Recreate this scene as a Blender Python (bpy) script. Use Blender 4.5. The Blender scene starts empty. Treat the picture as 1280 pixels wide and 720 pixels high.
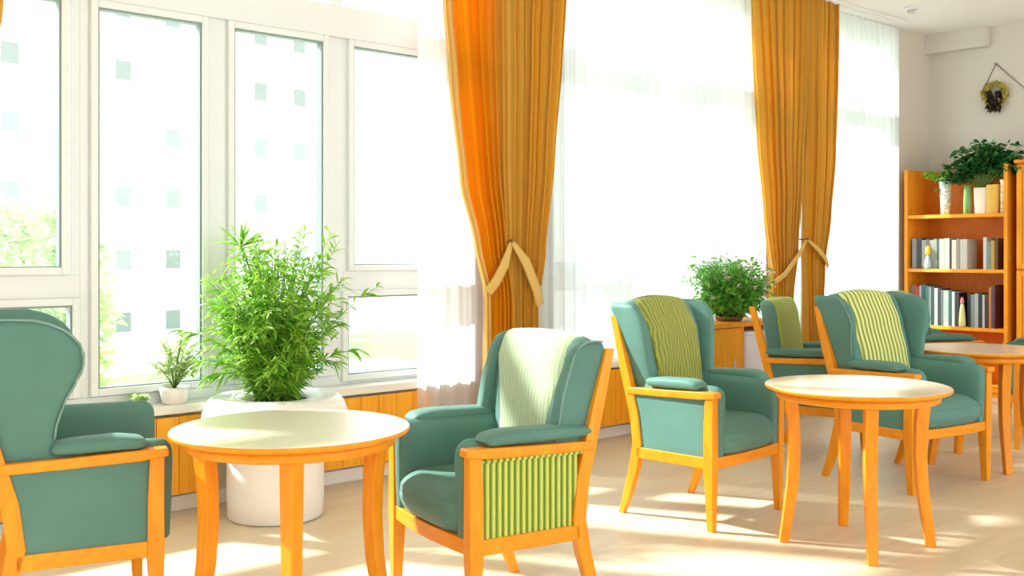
import bpy, bmesh, math, random
from math import sin, cos, pi, radians, sqrt
from mathutils import Vector, Matrix
R = random.Random(7)
scn = bpy.context.scene
COL = scn.collection

# ------------------------------------------------------------------ materials
def nmat(name):
    m = bpy.data.materials.new(name); m.use_nodes = True
    nt = m.node_tree
    b = nt.nodes['Principled BSDF']
    return m, nt, b
def N(nt, typ, **kw):
    n = nt.nodes.new(typ)
    for k, v in kw.items():
        setattr(n, k, v)
    return n
def ramp(nt, stops):
    r = nt.nodes.new('ShaderNodeValToRGB')
    e = r.color_ramp.elements
    e[0].position = stops[0][0]; e[0].color = (*stops[0][1], 1)
    e[1].position = stops[-1][0]; e[1].color = (*stops[-1][1], 1)
    for p, c in stops[1:-1]:
        x = e.new(p); x.color = (*c, 1)
    return r
def plain(name, col, rough=.5, spec=.5, coat=0, bump=0, bscale=80):
    m, nt, b = nmat(name)
    b.inputs['Base Color'].default_value = (*col, 1)
    b.inputs['Roughness'].default_value = rough
    b.inputs['Specular IOR Level'].default_value = spec
    b.inputs['Coat Weight'].default_value = coat
    tc = N(nt, 'ShaderNodeTexCoord'); no = N(nt, 'ShaderNodeTexNoise')
    no.inputs['Scale'].default_value = bscale
    nt.links.new(tc.outputs['Object'], no.inputs['Vector'])
    r = ramp(nt, [(.3, tuple(c*.985 for c in col)), (.7, tuple(min(1, c*1.015) for c in col))])
    nt.links.new(no.outputs['Fac'], r.inputs['Fac']); nt.links.new(r.outputs['Color'], b.inputs['Base Color'])
    if bump:
        bp = N(nt, 'ShaderNodeBump'); bp.inputs['Strength'].default_value = bump; bp.inputs['Distance'].default_value = .004
        nt.links.new(no.outputs['Fac'], bp.inputs['Height']); nt.links.new(bp.outputs['Normal'], b.inputs['Normal'])
    return m
def wood(name, c1, c2, rough=.42, scale=(3, 3, .6), coat=.06):
    m, nt, b = nmat(name)
    tc = N(nt, 'ShaderNodeTexCoord'); mp = N(nt, 'ShaderNodeMapping'); mp.inputs['Scale'].default_value = scale
    no = N(nt, 'ShaderNodeTexNoise'); no.inputs['Scale'].default_value = 9; no.inputs['Detail'].default_value = 5; no.inputs['Distortion'].default_value = .6
    r = ramp(nt, [(.3, c1), (.7, c2)])
    nt.links.new(tc.outputs['Object'], mp.inputs['Vector']); nt.links.new(mp.outputs['Vector'], no.inputs['Vector'])
    nt.links.new(no.outputs['Fac'], r.inputs['Fac']); nt.links.new(r.outputs['Color'], b.inputs['Base Color'])
    b.inputs['Roughness'].default_value = rough; b.inputs['Coat Weight'].default_value = coat; b.inputs['Coat Roughness'].default_value = .2; b.inputs['Specular IOR Level'].default_value = .3
    return m
def striped(name, ca, cb, axis, freq, duty=.5, wob=.0, rough=.85, bump=.3):
    m, nt, b = nmat(name)
    tc = N(nt, 'ShaderNodeTexCoord'); sx = N(nt, 'ShaderNodeSeparateXYZ')
    no = N(nt, 'ShaderNodeTexNoise'); no.inputs['Scale'].default_value = 9
    nt.links.new(tc.outputs['Object'], sx.inputs[0]); nt.links.new(tc.outputs['Object'], no.inputs['Vector'])
    ma = N(nt, 'ShaderNodeMath', operation='MULTIPLY_ADD'); ma.inputs[1].default_value = wob
    nt.links.new(no.outputs['Fac'], ma.inputs[0]); nt.links.new(sx.outputs[axis], ma.inputs[2])
    mu = N(nt, 'ShaderNodeMath', operation='MULTIPLY'); mu.inputs[1].default_value = freq*2*pi
    nt.links.new(ma.outputs[0], mu.inputs[0])
    si = N(nt, 'ShaderNodeMath', operation='SINE'); nt.links.new(mu.outputs[0], si.inputs[0])
    mr = N(nt, 'ShaderNodeMapRange'); mr.inputs['From Min'].default_value = -1; nt.links.new(si.outputs[0], mr.inputs['Value'])
    r = ramp(nt, [(max(0, duty-.18), ca), (min(1, duty+.18), cb)])
    nt.links.new(mr.outputs[0], r.inputs['Fac']); nt.links.new(r.outputs['Color'], b.inputs['Base Color'])
    bp = N(nt, 'ShaderNodeBump'); bp.inputs['Strength'].default_value = bump; bp.inputs['Distance'].default_value = .006
    nt.links.new(mr.outputs[0], bp.inputs['Height']); nt.links.new(bp.outputs['Normal'], b.inputs['Normal'])
    b.inputs['Roughness'].default_value = rough; b.inputs['Sheen Weight'].default_value = .2
    return m
def fabric(name, col, sheen=.08, rough=.65, weave=450):
    m, nt, b = nmat(name)
    tc = N(nt, 'ShaderNodeTexCoord'); no = N(nt, 'ShaderNodeTexNoise'); no.inputs['Scale'].default_value = 5
    nt.links.new(tc.outputs['Object'], no.inputs['Vector'])
    r = ramp(nt, [(.3, tuple(c*.93 for c in col)), (.7, tuple(c*1.06 for c in col))])
    nt.links.new(no.outputs['Fac'], r.inputs['Fac']); nt.links.new(r.outputs['Color'], b.inputs['Base Color'])
    n2 = N(nt, 'ShaderNodeTexNoise'); n2.inputs['Scale'].default_value = weave
    nt.links.new(tc.outputs['Object'], n2.inputs['Vector'])
    bp = N(nt, 'ShaderNodeBump'); bp.inputs['Strength'].default_value = .08; bp.inputs['Distance'].default_value = .001
    nt.links.new(n2.outputs['Fac'], bp.inputs['Height']); nt.links.new(bp.outputs['Normal'], b.inputs['Normal'])
    b.inputs['Roughness'].default_value = rough; b.inputs['Sheen Weight'].default_value = sheen; b.inputs['Sheen Roughness'].default_value = .4
    return m
def cloth_tl(name, col, trans, rough_w=.5, transp=0, stripes=None, emis=0):
    """woven cloth that lets daylight through: diffuse + translucent (+ open weave)"""
    m = bpy.data.materials.new(name); m.use_nodes = True; nt = m.node_tree; nt.nodes.clear()
    o = N(nt, 'ShaderNodeOutputMaterial'); d = N(nt, 'ShaderNodeBsdfDiffuse'); t = N(nt, 'ShaderNodeBsdfTranslucent')
    d.inputs['Color'].default_value = (*col, 1); t.inputs['Color'].default_value = (*trans, 1)
    mx = N(nt, 'ShaderNodeMixShader'); mx.inputs[0].default_value = rough_w
    nt.links.new(d.outputs[0], mx.inputs[1]); nt.links.new(t.outputs[0], mx.inputs[2])
    last = mx
    if stripes:
        tc = N(nt, 'ShaderNodeTexCoord'); mp = N(nt, 'ShaderNodeMapping'); mp.inputs['Scale'].default_value = (1, 0, .03)
        no = N(nt, 'ShaderNodeTexNoise'); no.inputs['Scale'].default_value = 22; no.inputs['Detail'].default_value = 3
        nt.links.new(tc.outputs['UV'], mp.inputs['Vector']); nt.links.new(mp.outputs['Vector'], no.inputs['Vector'])
        r = ramp(nt, stripes); nt.links.new(no.outputs['Fac'], r.inputs['Fac'])
        nt.links.new(r.outputs['Color'], d.inputs['Color']); nt.links.new(r.outputs['Color'], t.inputs['Color'])
    if transp:
        tr = N(nt, 'ShaderNodeBsdfTransparent'); m2 = N(nt, 'ShaderNodeMixShader'); m2.inputs[0].default_value = transp
        nt.links.new(last.outputs[0], m2.inputs[1]); nt.links.new(tr.outputs[0], m2.inputs[2]); last = m2
    nt.links.new(last.outputs[0], o.inputs['Surface'])
    return m
def leafmat(name, c1, c2, tl=.45, rough=.4, scale=14):
    m = bpy.data.materials.new(name); m.use_nodes = True; nt = m.node_tree
    b = nt.nodes['Principled BSDF']; o = nt.nodes['Material Output']
    tc = N(nt, 'ShaderNodeTexCoord'); no = N(nt, 'ShaderNodeTexNoise'); no.inputs['Scale'].default_value = scale
    nt.links.new(tc.outputs['Object'], no.inputs['Vector'])
    r = ramp(nt, [(.35, c1), (.65, c2)]); nt.links.new(no.outputs['Fac'], r.inputs['Fac'])
    nt.links.new(r.outputs['Color'], b.inputs['Base Color']); b.inputs['Roughness'].default_value = rough
    t = N(nt, 'ShaderNodeBsdfTranslucent'); nt.links.new(r.outputs['Color'], t.inputs['Color'])
    mx = N(nt, 'ShaderNodeMixShader'); mx.inputs[0].default_value = tl
    nt.links.new(b.outputs[0], mx.inputs[1]); nt.links.new(t.outputs[0], mx.inputs[2]); nt.links.new(mx.outputs[0], o.inputs['Surface'])
    return m
def glassmat(name, tint=(.97, .99, .985), refl=.06):
    m = bpy.data.materials.new(name); m.use_nodes = True; nt = m.node_tree; nt.nodes.clear()
    o = N(nt, 'ShaderNodeOutputMaterial'); t = N(nt, 'ShaderNodeBsdfTransparent'); g = N(nt, 'ShaderNodeBsdfGlossy')
    t.inputs['Color'].default_value = (*tint, 1); g.inputs['Roughness'].default_value = .02
    mx = N(nt, 'ShaderNodeMixShader'); mx.inputs[0].default_value = refl
    nt.links.new(t.outputs[0], mx.inputs[1]); nt.links.new(g.outputs[0], mx.inputs[2]); nt.links.new(mx.outputs[0], o.inputs['Surface'])
    return m

M = {}
M['wood'] = wood('orange_varnished_wood', (.76, .255, .006), (.87, .335, .012), .42)
M['wood_h'] = wood('orange_varnished_rail', (.76, .255, .006), (.87, .335, .012), .42, (.6, 3, 3))
M['top'] = wood('pale_table_top', (.94, .84, .66), (.97, .89, .74), .3, (.5, 4, 4), .9)
M['panelwood'] = wood('radiator_panel_wood', (.84, .34, .012), (.94, .43, .03), .45, (4, 4, .35))
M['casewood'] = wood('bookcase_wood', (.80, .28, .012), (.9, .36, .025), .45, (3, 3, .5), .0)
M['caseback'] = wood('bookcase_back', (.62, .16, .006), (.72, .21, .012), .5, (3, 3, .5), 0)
M['teal'] = fabric('teal_upholstery', (.082, .205, .168))
M['teal_b'] = fabric('bluish_teal_upholstery', (.092, .235, .20))
M['piping'] = fabric('pale_piping', (.20, .34, .29))
M['pale'] = striped('pale_green_quilted', (.36, .48, .29), (.43, .55, .35), 0, 46, .4, .03, .85, .25)
M['olive'] = striped('olive_ribbed', (.19, .22, .022), (.34, .37, .06), 0, 40, .4, .06, .8, .6)
M['lime'] = striped('lime_striped', (.22, .30, .05), (.72, .74, .28), 0, 33, .42, .0, .8, .3)
M['oliveplain'] = striped('olive_plain', (.30, .36, .05), (.34, .40, .07), 0, 50, .5, .05, .85, .2)
M['limeside'] = striped('lime_striped_side', (.17, .26, .02), (.60, .66, .14), 1, 42, .45, .0, .85, .05)
M['white'] = plain('white_wall_paint', (.86, .86, .84), .7)
M['wallb'] = plain('cream_back_wall_paint', (.66, .635, .575), .8)
M['wallw'] = plain('cream_window_wall_paint', (.64, .60, .51), .8)
M['ceil'] = plain('ceiling_paint', (.88, .88, .85), .9)
M['frame'] = plain('white_window_frame', (.77, .81, .83), .35)
M['gasket'] = plain('grey_green_gasket', (.22, .30, .28), .5)
M['sillm'] = plain('cream_sill', (.80, .80, .74), .4)
M['pot'] = plain('white_glazed_planter', (.88, .87, .87), .35, coat=.2)
M['soil'] = plain('dark_soil', (.045, .03, .02), .95, bump=1)
M['stem'] = plain('green_stem', (.16, .26, .05), .6)
M['leaf'] = leafmat('bamboo_leaf', (.12, .38, .012), (.42, .70, .10), .45)
M['leaf_p'] = leafmat('pale_leaf', (.42, .58, .22), (.62, .72, .40), .5)
M['leaf_f'] = leafmat('flower_bush_leaf', (.08, .36, .03), (.26, .60, .12), .4)
M['leaf_d'] = leafmat('dark_ivy_leaf', (.010, .085, .018), (.03, .17, .035), .15, .35)
M['petal'] = leafmat('lilac_petal', (.72, .45, .55), (.85, .66, .72), .4)
M['sheer'] = cloth_tl('white_sheer_voile', (.78, .82, .84), (.84, .87, .88), .65, .13)
M['sheerp'] = cloth_tl('pinkish_sheer_voile', (.84, .80, .80), (.90, .85, .85), .65, .12)
gold = [(.30, (.88, .40, .015)), (.42, (.90, .54, .08)), (.52, (.80, .52, .11)), (.60, (.92, .46, .025)), (.72, (.94, .70, .26))]
M['curt'] = cloth_tl('golden_orange_curtain', (.9, .42, .03), (.9, .42, .03), .42, 0, gold)
M['curt_o'] = cloth_tl('vivid_orange_curtain', (.9, .36, .01), (.9, .36, .01), .5, 0, [(.28, (.96, .76, .40)), (.42, (.94, .46, .015)), (.6, (.93, .50, .02)), (.74, (.94, .64, .16))])
M['band'] = cloth_tl('pale_gold_band_and_backlit_edge', (.86, .60, .20), (.86, .60, .20), .25)
M['glass'] = glassmat('window_glass')
M['metal'] = plain('brushed_steel', (.55, .55, .55), .3)
M['hook'] = plain('dark_bronze_hook', (.2, .12, .05), .4)
M['binm'] = plain('pale_lilac_white_plastic', (.78, .78, .86), .4)

# floor: pale oak strip laminate
m, nt, b = nmat('pale_oak_floor')
tc = N(nt, 'ShaderNodeTexCoord'); mp = N(nt, 'ShaderNodeMapping'); mp.inputs['Rotation'].default_value = (0, 0, radians(0))
br = N(nt, 'ShaderNodeTexBrick'); br.inputs['Scale'].default_value = 1; br.inputs['Brick Width'].default_value = 1.6; br.inputs['Row Height'].default_value = .14
br.inputs['Mortar Size'].default_value = .0012; br.inputs['Color1'].default_value = (.73, .62, .45, 1); br.inputs['Color2'].default_value = (.78, .68, .51, 1); br.inputs['Mortar'].default_value = (.66, .53, .36, 1)
nt.links.new(tc.outputs['Object'], mp.inputs['Vector']); nt.links.new(mp.outputs['Vector'], br.inputs['Vector'])
mp2 = N(nt, 'ShaderNodeMapping'); mp2.inputs['Scale'].default_value = (.5, 9, 1); no = N(nt, 'ShaderNodeTexNoise'); no.inputs['Scale'].default_value = 3; no.inputs['Detail'].default_value = 6
nt.links.new(tc.outputs['Object'], mp2.inputs['Vector']); nt.links.new(mp2.outputs['Vector'], no.inputs['Vector'])
r = ramp(nt, [(.3, (.90, .88, .84)), (.7, (1.0, 1.0, 1.0))]); nt.links.new(no.outputs['Fac'], r.inputs['Fac'])
mxx = N(nt, 'ShaderNodeMix', data_type='RGBA', blend_type='MULTIPLY'); mxx.inputs[0].default_value = 1
nt.links.new(br.outputs['Color'], mxx.inputs[6]); nt.links.new(r.outputs['Color'], mxx.inputs[7]); nt.links.new(mxx.outputs[2], b.inputs['Base Color'])
b.inputs['Roughness'].default_value = .38; b.inputs['Specular IOR Level'].default_value = .5
M['floor'] = m

# ------------------------------------------------------------------ mesh helpers
class MB:
    def __init__(s): s.v = []; s.f = []; s.mi = []; s.uv = None
    def add(s, vs, fs, mi=0):
        o = len(s.v); s.v += [tuple(v) for v in vs]; s.f += [tuple(i+o for i in f) for f in fs]; s.mi += [mi]*len(fs)
    def box(s, x0, x1, y0, y1, z0, z1, mi=0):
        s.add([(x0,y0,z0),(x1,y0,z0),(x1,y1,z0),(x0,y1,z0),(x0,y0,z1),(x1,y0,z1),(x1,y1,z1),(x0,y1,z1)],
              [(0,3,2,1),(4,5,6,7),(0,1,5,4),(1,2,6,5),(2,3,7,6),(3,0,4,7)], mi)
    def loft(s, rings, cap=True, mi=0):
        n = len(rings[0]); vs = [p for r in rings for p in r]; fs = []
        for i in range(len(rings)-1):
            for j in range(n):
                k = (j+1) % n
                fs.append((i*n+j, i*n+k, (i+1)*n+k, (i+1)*n+j))
        if cap:
            fs.append(tuple(range(n-1, -1, -1))); fs.append(tuple(range((len(rings)-1)*n, len(rings)*n)))
        s.add(vs, fs, mi)
    def tube(s, pts, rad, n=8, mi=0):
        pts = [Vector(p) for p in pts]; rings = []
        rad = rad if isinstance(rad, (list, tuple)) else [rad]*len(pts)
        for i, p in enumerate(pts):
            d = (pts[min(i+1, len(pts)-1)]-pts[max(i-1, 0)]).normalized()
            a = Vector((0, 0, 1)) if abs(d.z) < .9 else Vector((1, 0, 0))
            u = d.cross(a).normalized(); w = u.cross(d)
            rings.append([p+rad[i]*(u*cos(2*pi*k/n)+w*sin(2*pi*k/n)) for k in range(n)])
        s.loft(rings, True, mi)
    def lathe(s, prof, n=48, c=(0, 0), mi=0, a=None):
        rings = [[(c[0]+r*cos(2*pi*k/n), c[1]+r*sin(2*pi*k/n), z) for k in range(n)] for r, z in prof]
        s.loft(rings, True, mi)
    def build(s, name, mats, parent=None, smooth=False, bevel=0, loc=None, seg=2):
        me = bpy.data.meshes.new(name); me.from_pydata(s.v, [], s.f); me.validate()
        for mm in (mats if isinstance(mats, (list, tuple)) else [mats]): me.materials.append(mm)
        if len(me.polygons) == len(s.mi):
            me.polygons.foreach_set('material_index', s.mi)
        bm = bmesh.new(); bm.from_mesh(me)
        if not getattr(s, 'open', False): bmesh.ops.recalc_face_normals(bm, faces=bm.faces)
        bm.to_mesh(me); bm.free()
        if s.uv:
            uvl = me.uv_layers.new(name='UVMap')
            for l in me.loops: uvl.data[l.index].uv = s.uv[l.vertex_index]
        if smooth: me.polygons.foreach_set('use_smooth', [True]*len(me.polygons))
        o = bpy.data.objects.new(name, me); COL.objects.link(o)
        if loc: o.location = loc
        if parent: o.parent = parent
        if bevel:
            bv = o.modifiers.new('bevel', 'BEVEL'); bv.width = bevel; bv.segments = seg; bv.limit_method = 'ANGLE'; bv.angle_limit = radians(40)
            if smooth is False:
                me.polygons.foreach_set('use_smooth', [True]*len(me.polygons)); w = o.modifiers.new('wn', 'WEIGHTED_NORMAL'); w.keep_sharp = True
        return o
def tag(o, label=None, cat=None, group=None, kind=None):
    if label: o['label'] = label
    if cat: o['category'] = cat
    if group: o['group'] = group
    if kind: o['kind'] = kind
    return o
def empty(name, loc, rz=0, **k):
    o = bpy.data.objects.new(name, None); COL.objects.link(o); o.location = loc; o.rotation_euler = (0, 0, rz); o.empty_display_size = .1
    return tag(o, **k)
def lerp(tab, t):
    if t <= tab[0][0]: return tab[0][1:]
    for a, b in zip(tab, tab[1:]):
        if t <= b[0]:
            k = (t-a[0])/(b[0]-a[0]); k2 = k*k*(3-2*k)*.5+k*.5
            return tuple(x+(y-x)*k2 for x, y in zip(a[1:], b[1:]))
    return tab[-1][1:]
def sup(n, e):
    out = []
    for k in range(n):
        a = 2*pi*k/n; c, s_ = cos(a), sin(a)
        out.append((math.copysign(abs(c)**(2/e), c), math.copysign(abs(s_)**(2/e), s_)))
    return out
def pad(axis, tab, r0=.04, r1=.04, e=4.5, n=40, steps=14, mb=None, fn=None, mi=0):
    """padded body: rounded cross-sections (c1,c2,h1,h2) along an axis, both ends rounded off"""
    mb = mb or MB(); s0, s1 = tab[0][0], tab[-1][0]; S = sup(n, e); ts = []
    for i in range(7): ts.append(s0+r0*(1-cos(pi/2*i/6)))
    for i in range(1, steps): ts.append(s0+r0+(s1-r1-s0-r0)*i/steps)
    for i in range(7): ts.append(s1-r1*(1-sin(pi/2*i/6)))
    rings = []
    for t in ts:
        c1, c2, h1, h2 = lerp(tab, t); k = 0
        if t < s0+r0: q = (s0+r0-t)/r0; k = r0*(1-sqrt(max(0, 1-q*q)))
        if t > s1-r1: q = (t-(s1-r1))/r1; k = r1*(1-sqrt(max(0, 1-q*q)))
        a, b_ = max(h1-k, h1*.05), max(h2-k, h2*.05)
        ring = []
        for x, y in S:
            p1, p2 = c1+x*a, c2+y*b_
            p = {'x': (t, p1, p2), 'y': (p1, t, p2), 'z': (p1, p2, t)}[axis]
            ring.append(fn(p) if fn else p)
        rings.append(ring)
    mb.loft(rings, True, mi); return mb
def beam(pts, ws, mb=None, xdir=None, twist=0):
    """square-section member through points; ws = half widths (one or (a,b) per point)"""
    mb = mb or MB(); pts = [Vector(p) for p in pts]; rings = []
    for i, p in enumerate(pts):
        d = (pts[min(i+1, len(pts)-1)]-pts[max(i-1, 0)]).normalized()
        X = Vector(xdir or (1, 0, 0)); Y = d.cross(X).normalized(); X = Y.cross(d).normalized()
        w = ws[i] if isinstance(ws, list) else ws
        a, b_ = w if isinstance(w, tuple) else (w, w)
        if i in (0, len(pts)-1) and abs(d.z) > .7:      # flat ends
            rings.append([p+Vector(((X*x*a).x+(Y*y*b_).x, (X*x*a).y+(Y*y*b_).y, 0)) for x, y in ((1, 1), (-1, 1), (-1, -1), (1, -1))])
        else:
            rings.append([p+X*x*a+Y*y*b_ for x, y in ((1, 1), (-1, 1), (-1, -1), (1, -1))])
    mb.loft(rings); return mb

# ------------------------------------------------------------------ room shell   (window wall inner face: y = 5.07)
WY = 5.07; CZ = 3.46; XR = 10.0
f = MB(); f.box(-4, XR+.2, -4, WY+.25, -.12, 0); tag(f.build('floor', M['floor']), kind='structure')
f = MB(); f.box(-4, XR+.2, -4, WY+.25, CZ, CZ+.15); tag(f.build('ceiling', M['ceil']), kind='structure')
f = MB(); f.box(XR, XR+.2, -4, WY+.25, 0, CZ); tag(f.build('wall_back', M['wallb']), kind='structure')
f = MB(); f.box(-4.2, -4, -4, WY+.25, 0, CZ); tag(f.build('wall_left', M['white']), kind='structure')
f = MB(); f.box(XR-.10, XR, 4.47, WY, 3.27, CZ); tag(f.build('trim_1', M['wallb'], bevel=.004), kind='structure')
f = MB()
wins = [(-3.2, 4.06, 'window_1'), (4.74, 7.12, 'window_2'), (7.5, 9.32, 'window_3')]
f.box(-4, XR, WY, WY+.25, 0, .50); f.box(-4, XR, WY, WY+.25, 3.30, CZ)
xs = -4
for a, b_, _ in wins: f.box(xs, a, WY, WY+.25, .50, 3.30); xs = b_
f.box(xs, XR, WY, WY+.25, .50, 3.30)
tag(f.build('wall_window', M['wallw']), kind='structure')
f = MB(); f.box(-4, XR, WY-.018, WY, 0, .075); tag(f.build('baseboard_window', M['white'], bevel=.004), kind='structure')
f = MB(); f.box(XR-.018, XR, -4, WY-.018, 0, .075); tag(f.build('baseboard_back', M['white'], bevel=.004), kind='structure')

def window(name, x0, x1, posts, panes):
    """posts: solid frame members (x0,x1); panes: glazed openings (x0,x1,z0,z1)"""
    w = empty(name, (0, 0, 0)); w['kind'] = 'structure'
    F = MB(); ya, yb = WY+.05, WY+.12
    F.box(x0, x1, ya, yb, .50, .60); F.box(x0, x1, ya, yb, 3.24, 3.30)
    F.box(x0, x1, ya-.02, yb, 2.53, 2.71)
    F.box(x0, x1, ya-.025, yb, 2.525, 2.533)
    for a, b_ in posts:
        F.box(a, b_, ya, yb, .60, 2.53); F.box((a+b_)/2-.03, (a+b_)/2+.03, ya, yb, 2.71, 3.24)
    for i, (a, b_) in enumerate(zip(posts, posts[1:])):
        pass
    F.build('window_frame', M['frame'], w, bevel=.004)
    S = MB(); G = MB()
    for a, b_, z0, z1 in panes:
        t = .035
        S.box(a-t, a, ya-.025, yb-.01, z0-t, z1+t); S.box(b_, b_+t, ya-.025, yb-.01, z0-t, z1+t)
        S.box(a, b_, ya-.025, yb-.01, z0-t, z0); S.box(a, b_, ya-.025, yb-.01, z1, z1+t)
        g = .010
        G.box(a, a+g, ya-.012, ya+.035, z0, z1); G.box(b_-g, b_, ya-.012, ya+.035, z0, z1)
        G.box(a+g, b_-g, ya-.012, ya+.035, z1-g, z1); G.box(a+g, b_-g, ya-.012, ya+.035, z0, z0+g*.6)
        q = MB(); q.box(a+.002, b_-.002, ya+.036, ya+.046, z0, z1); q.build('window_pane', M['glass'], w)
    S.build('window_sash', M['frame'], w, bevel=.004)
    G.build('window_gasket', M['gasket'], w)
    e = [x0]+[(a+b_)/2 for a, b_ in posts]+[x1]
    for a, b_ in zip(e, e[1:]):
        if b_-a > .2:
            q = MB(); q.box(a+.03, b_-.03, ya+.036, ya+.046, 2.71, 3.24); q.build('window_pane', M['glass'], w)
    q = MB(); q.box(x0, x1, WY-.085, WY+.05, .498, .545); q.build('window_sill', M['sillm'], w, bevel=.006)
    return w
# window 1: fixed/lower lights as in the photo
w1 = window('window_1', -3.2, 4.06,
    [(-3.2, -3.12), (-1.5, -1.3), (-.05, .1), (1.73, 1.77), (2.38, 2.48), (3.10, 3.20), (3.99, 4.06)],
    [(-3.06, -1.55, .66, 2.48), (-1.25, -.10, .66, 2.48), (.15, 1.64, 1.23, 2.50), (.15, 1.69, .64, 1.05), (1.81, 2.34, .64, 2.49), (2.52, 3.06, .64, 2.49), (3.26, 3.95, 1.23, 2.49), (3.22, 3.95, .60, 1.05)])
F = MB(); F.box(.1, 1.73, WY+.05, WY+.12, 1.085, 1.195); F.box(3.2, 3.99, WY+.05, WY+.12, 1.085, 1.195)
F.box(1.69, 1.80, WY+.055, WY+.12, .6, 2.53); F.box(3.06, 3.24, WY+.055, WY+.12, .6, 2.53); F.box(2.36, 2.5, WY+.055, WY+.12, .6, 2.53)
F.build('window_transom', M['frame'], w1, bevel=.003)
w2 = window('window_2', 4.74, 7.12, [(4.74, 4.80), (5.46, 5.56), (6.26, 6.36), (7.06, 7.12)],
    [(4.85, 5.40, 1.23, 2.49), (4.85, 5.40, .64, 1.05), (5.62, 6.20, .64, 2.49), (6.42, 7.00, 1.23, 2.49), (6.42, 7.00, .64, 1.05)])
F = MB(); F.box(4.8, 5.46, WY+.05, WY+.12, 1.085, 1.195); F.box(6.36, 7.06, WY+.05, WY+.12, 1.085, 1.195); F.build('window_transom', M['frame'], w2, bevel=.003)
w3 = window('window_3', 7.5, 9.32, [(7.5, 7.56), (8.34, 8.46), (9.26, 9.32)], [(7.62, 8.28, .64, 2.49), (8.52, 9.20, .64, 2.49)])
for x in (1.70, 3.0):       # casement handles
    pass

# wooden radiator covers hung below the sills
def rad_cover(x0, x1, label):
    t = empty('radiator_cover', ((x0+x1)/2, 4.99, .10), label=label, cat='radiator cover', group='wooden radiator covers under the sills')
    cx = (x0+x1)/2; n = max(2, int((x1-x0)/.115)); w = (x1-x0)/n; q = MB()
    for i in range(n): q.box(x0-cx+i*w+.0015, x0-cx+(i+1)*w-.0015, -.012, .012, 0, .385)
    q.build('board_panel', M['panelwood'], t, bevel=.002)
    for x in (x0-cx+.08, x1-cx-.08):
        q = MB(); q.box(x-.02, x+.02, .012, .078, .03, .34); q.build('bracket', M['metal'], t)
rad_cover(.3, 2.28, 'orange wooden radiator cover left of the white planter')
rad_cover(2.75, 3.71, 'orange wooden radiator cover between the white planter and the drawn curtain')
rad_cover(4.85, 7.1, 'orange wooden radiator cover behind the console, right of the first curtains')

# ------------------------------------------------------------------ curtains
def sheer(name, x0, x1, label, mat, seed, ya=4.945, z0=.03, z1=3.40, amp=.016):
    rr = random.Random(seed); q = MB(); q.open = True; nx = int((x1-x0)*110); nz = 10
    ph = [rr.uniform(0, 6) for _ in range(4)]
    for j in range(nz+1):
        z = z0+(z1-z0)*j/nz
        for i in range(nx+1):
            x = x0+(x1-x0)*i/nx
            y = ya+amp*(sin(x*58+ph[0]+.8*sin(x*9+ph[1])+.12*z)+.45*sin(x*131+ph[2]))*(.75+.25*sin(z*1.3+x*4))
            q.v.append((x, y, z))
    for j in range(nz):
        for i in range(nx):
            a = j*(nx+1)+i; q.f.append((a, a+1, a+nx+2, a+nx+1)); q.mi.append(0)
    o = q.build(name, mat, smooth=True)
    return tag(o, label, 'sheer curtain', 'white sheer curtains')
sheer('sheer_curtain', 3.60, 4.12, 'narrow pinkish white sheer curtain left of the first orange curtains', M['sheerp'], 1)
sheer('sheer_curtain', 4.42, 7.05, 'wide white sheer curtain between the two pairs of orange curtains', M['sheer'], 2, z0=.57)
sheer('sheer_curtain', 7.52, 9.14, 'white sheer curtain right of the second curtain pair, beside the bookcase corner', M['sheer'], 3, z0=.57)

def drape(L, Rr, label, mat, seed, ypos=4.84, npl=7, z0=.02, z1=3.41, amp=.045, backlit_edge=False):
    """L and Rr: tables (z, x) of the left and right side edges"""
    rr = random.Random(seed); q = MB(); q.open = True; nu = npl*22; nz = 70; q.uv = []
    L = sorted(L); Rr = sorted(Rr); jit = [rr.uniform(-.25, .25) for _ in range(npl+2)]; am = [rr.uniform(.65, 1.15) for _ in range(npl+2)]
    for j in range(nz+1):
        z = z0+(z1-z0)*j/nz; xl = lerp(L, z)[0]; xr = lerp(Rr, z)[0]; w = xr-xl
        for i in range(nu+1):
            u = i/nu; p = u*npl; k = int(p); fr = p-k
            jj = jit[k]*(1-fr)+jit[k+1]*fr; aa = am[k]*(1-fr)+am[k+1]*fr
            s_ = sin(2*pi*(p+jj)); s_ = math.copysign(abs(s_)**.8, s_)
            g = amp*(.85+.15*sin(3*z+u*5))
            x = xl+w*u+.35*w/npl*.35*sin(4*pi*(p+jj))
            y = ypos+g*aa*s_+.010*sin(2*pi*p*3.1+z*.7)
            y = min(y, 4.905)
            q.v.append((x, y, z)); q.uv.append((u*npl*.12+seed*.37, z*.2))
    for j in range(nz):
        for i in range(nu):
            a = j*(nu+1)+i; q.f.append((a, a+1, a+nu+2, a+nu+1)); q.mi.append(1 if backlit_edge and i < nu*.13 else 0)  # pale left strip: daylight through a single cloth layer, put into the colour
    t = empty('curtain', ((L[0][1]+Rr[0][1])/2, ypos, 0), label=label, cat='curtain', group='orange drapes tied back at the windows')
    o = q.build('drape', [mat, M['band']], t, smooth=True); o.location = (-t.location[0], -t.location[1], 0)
    sol = o.modifiers.new('sol', 'SOLIDIFY'); sol.thickness = .002
    return t
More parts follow.
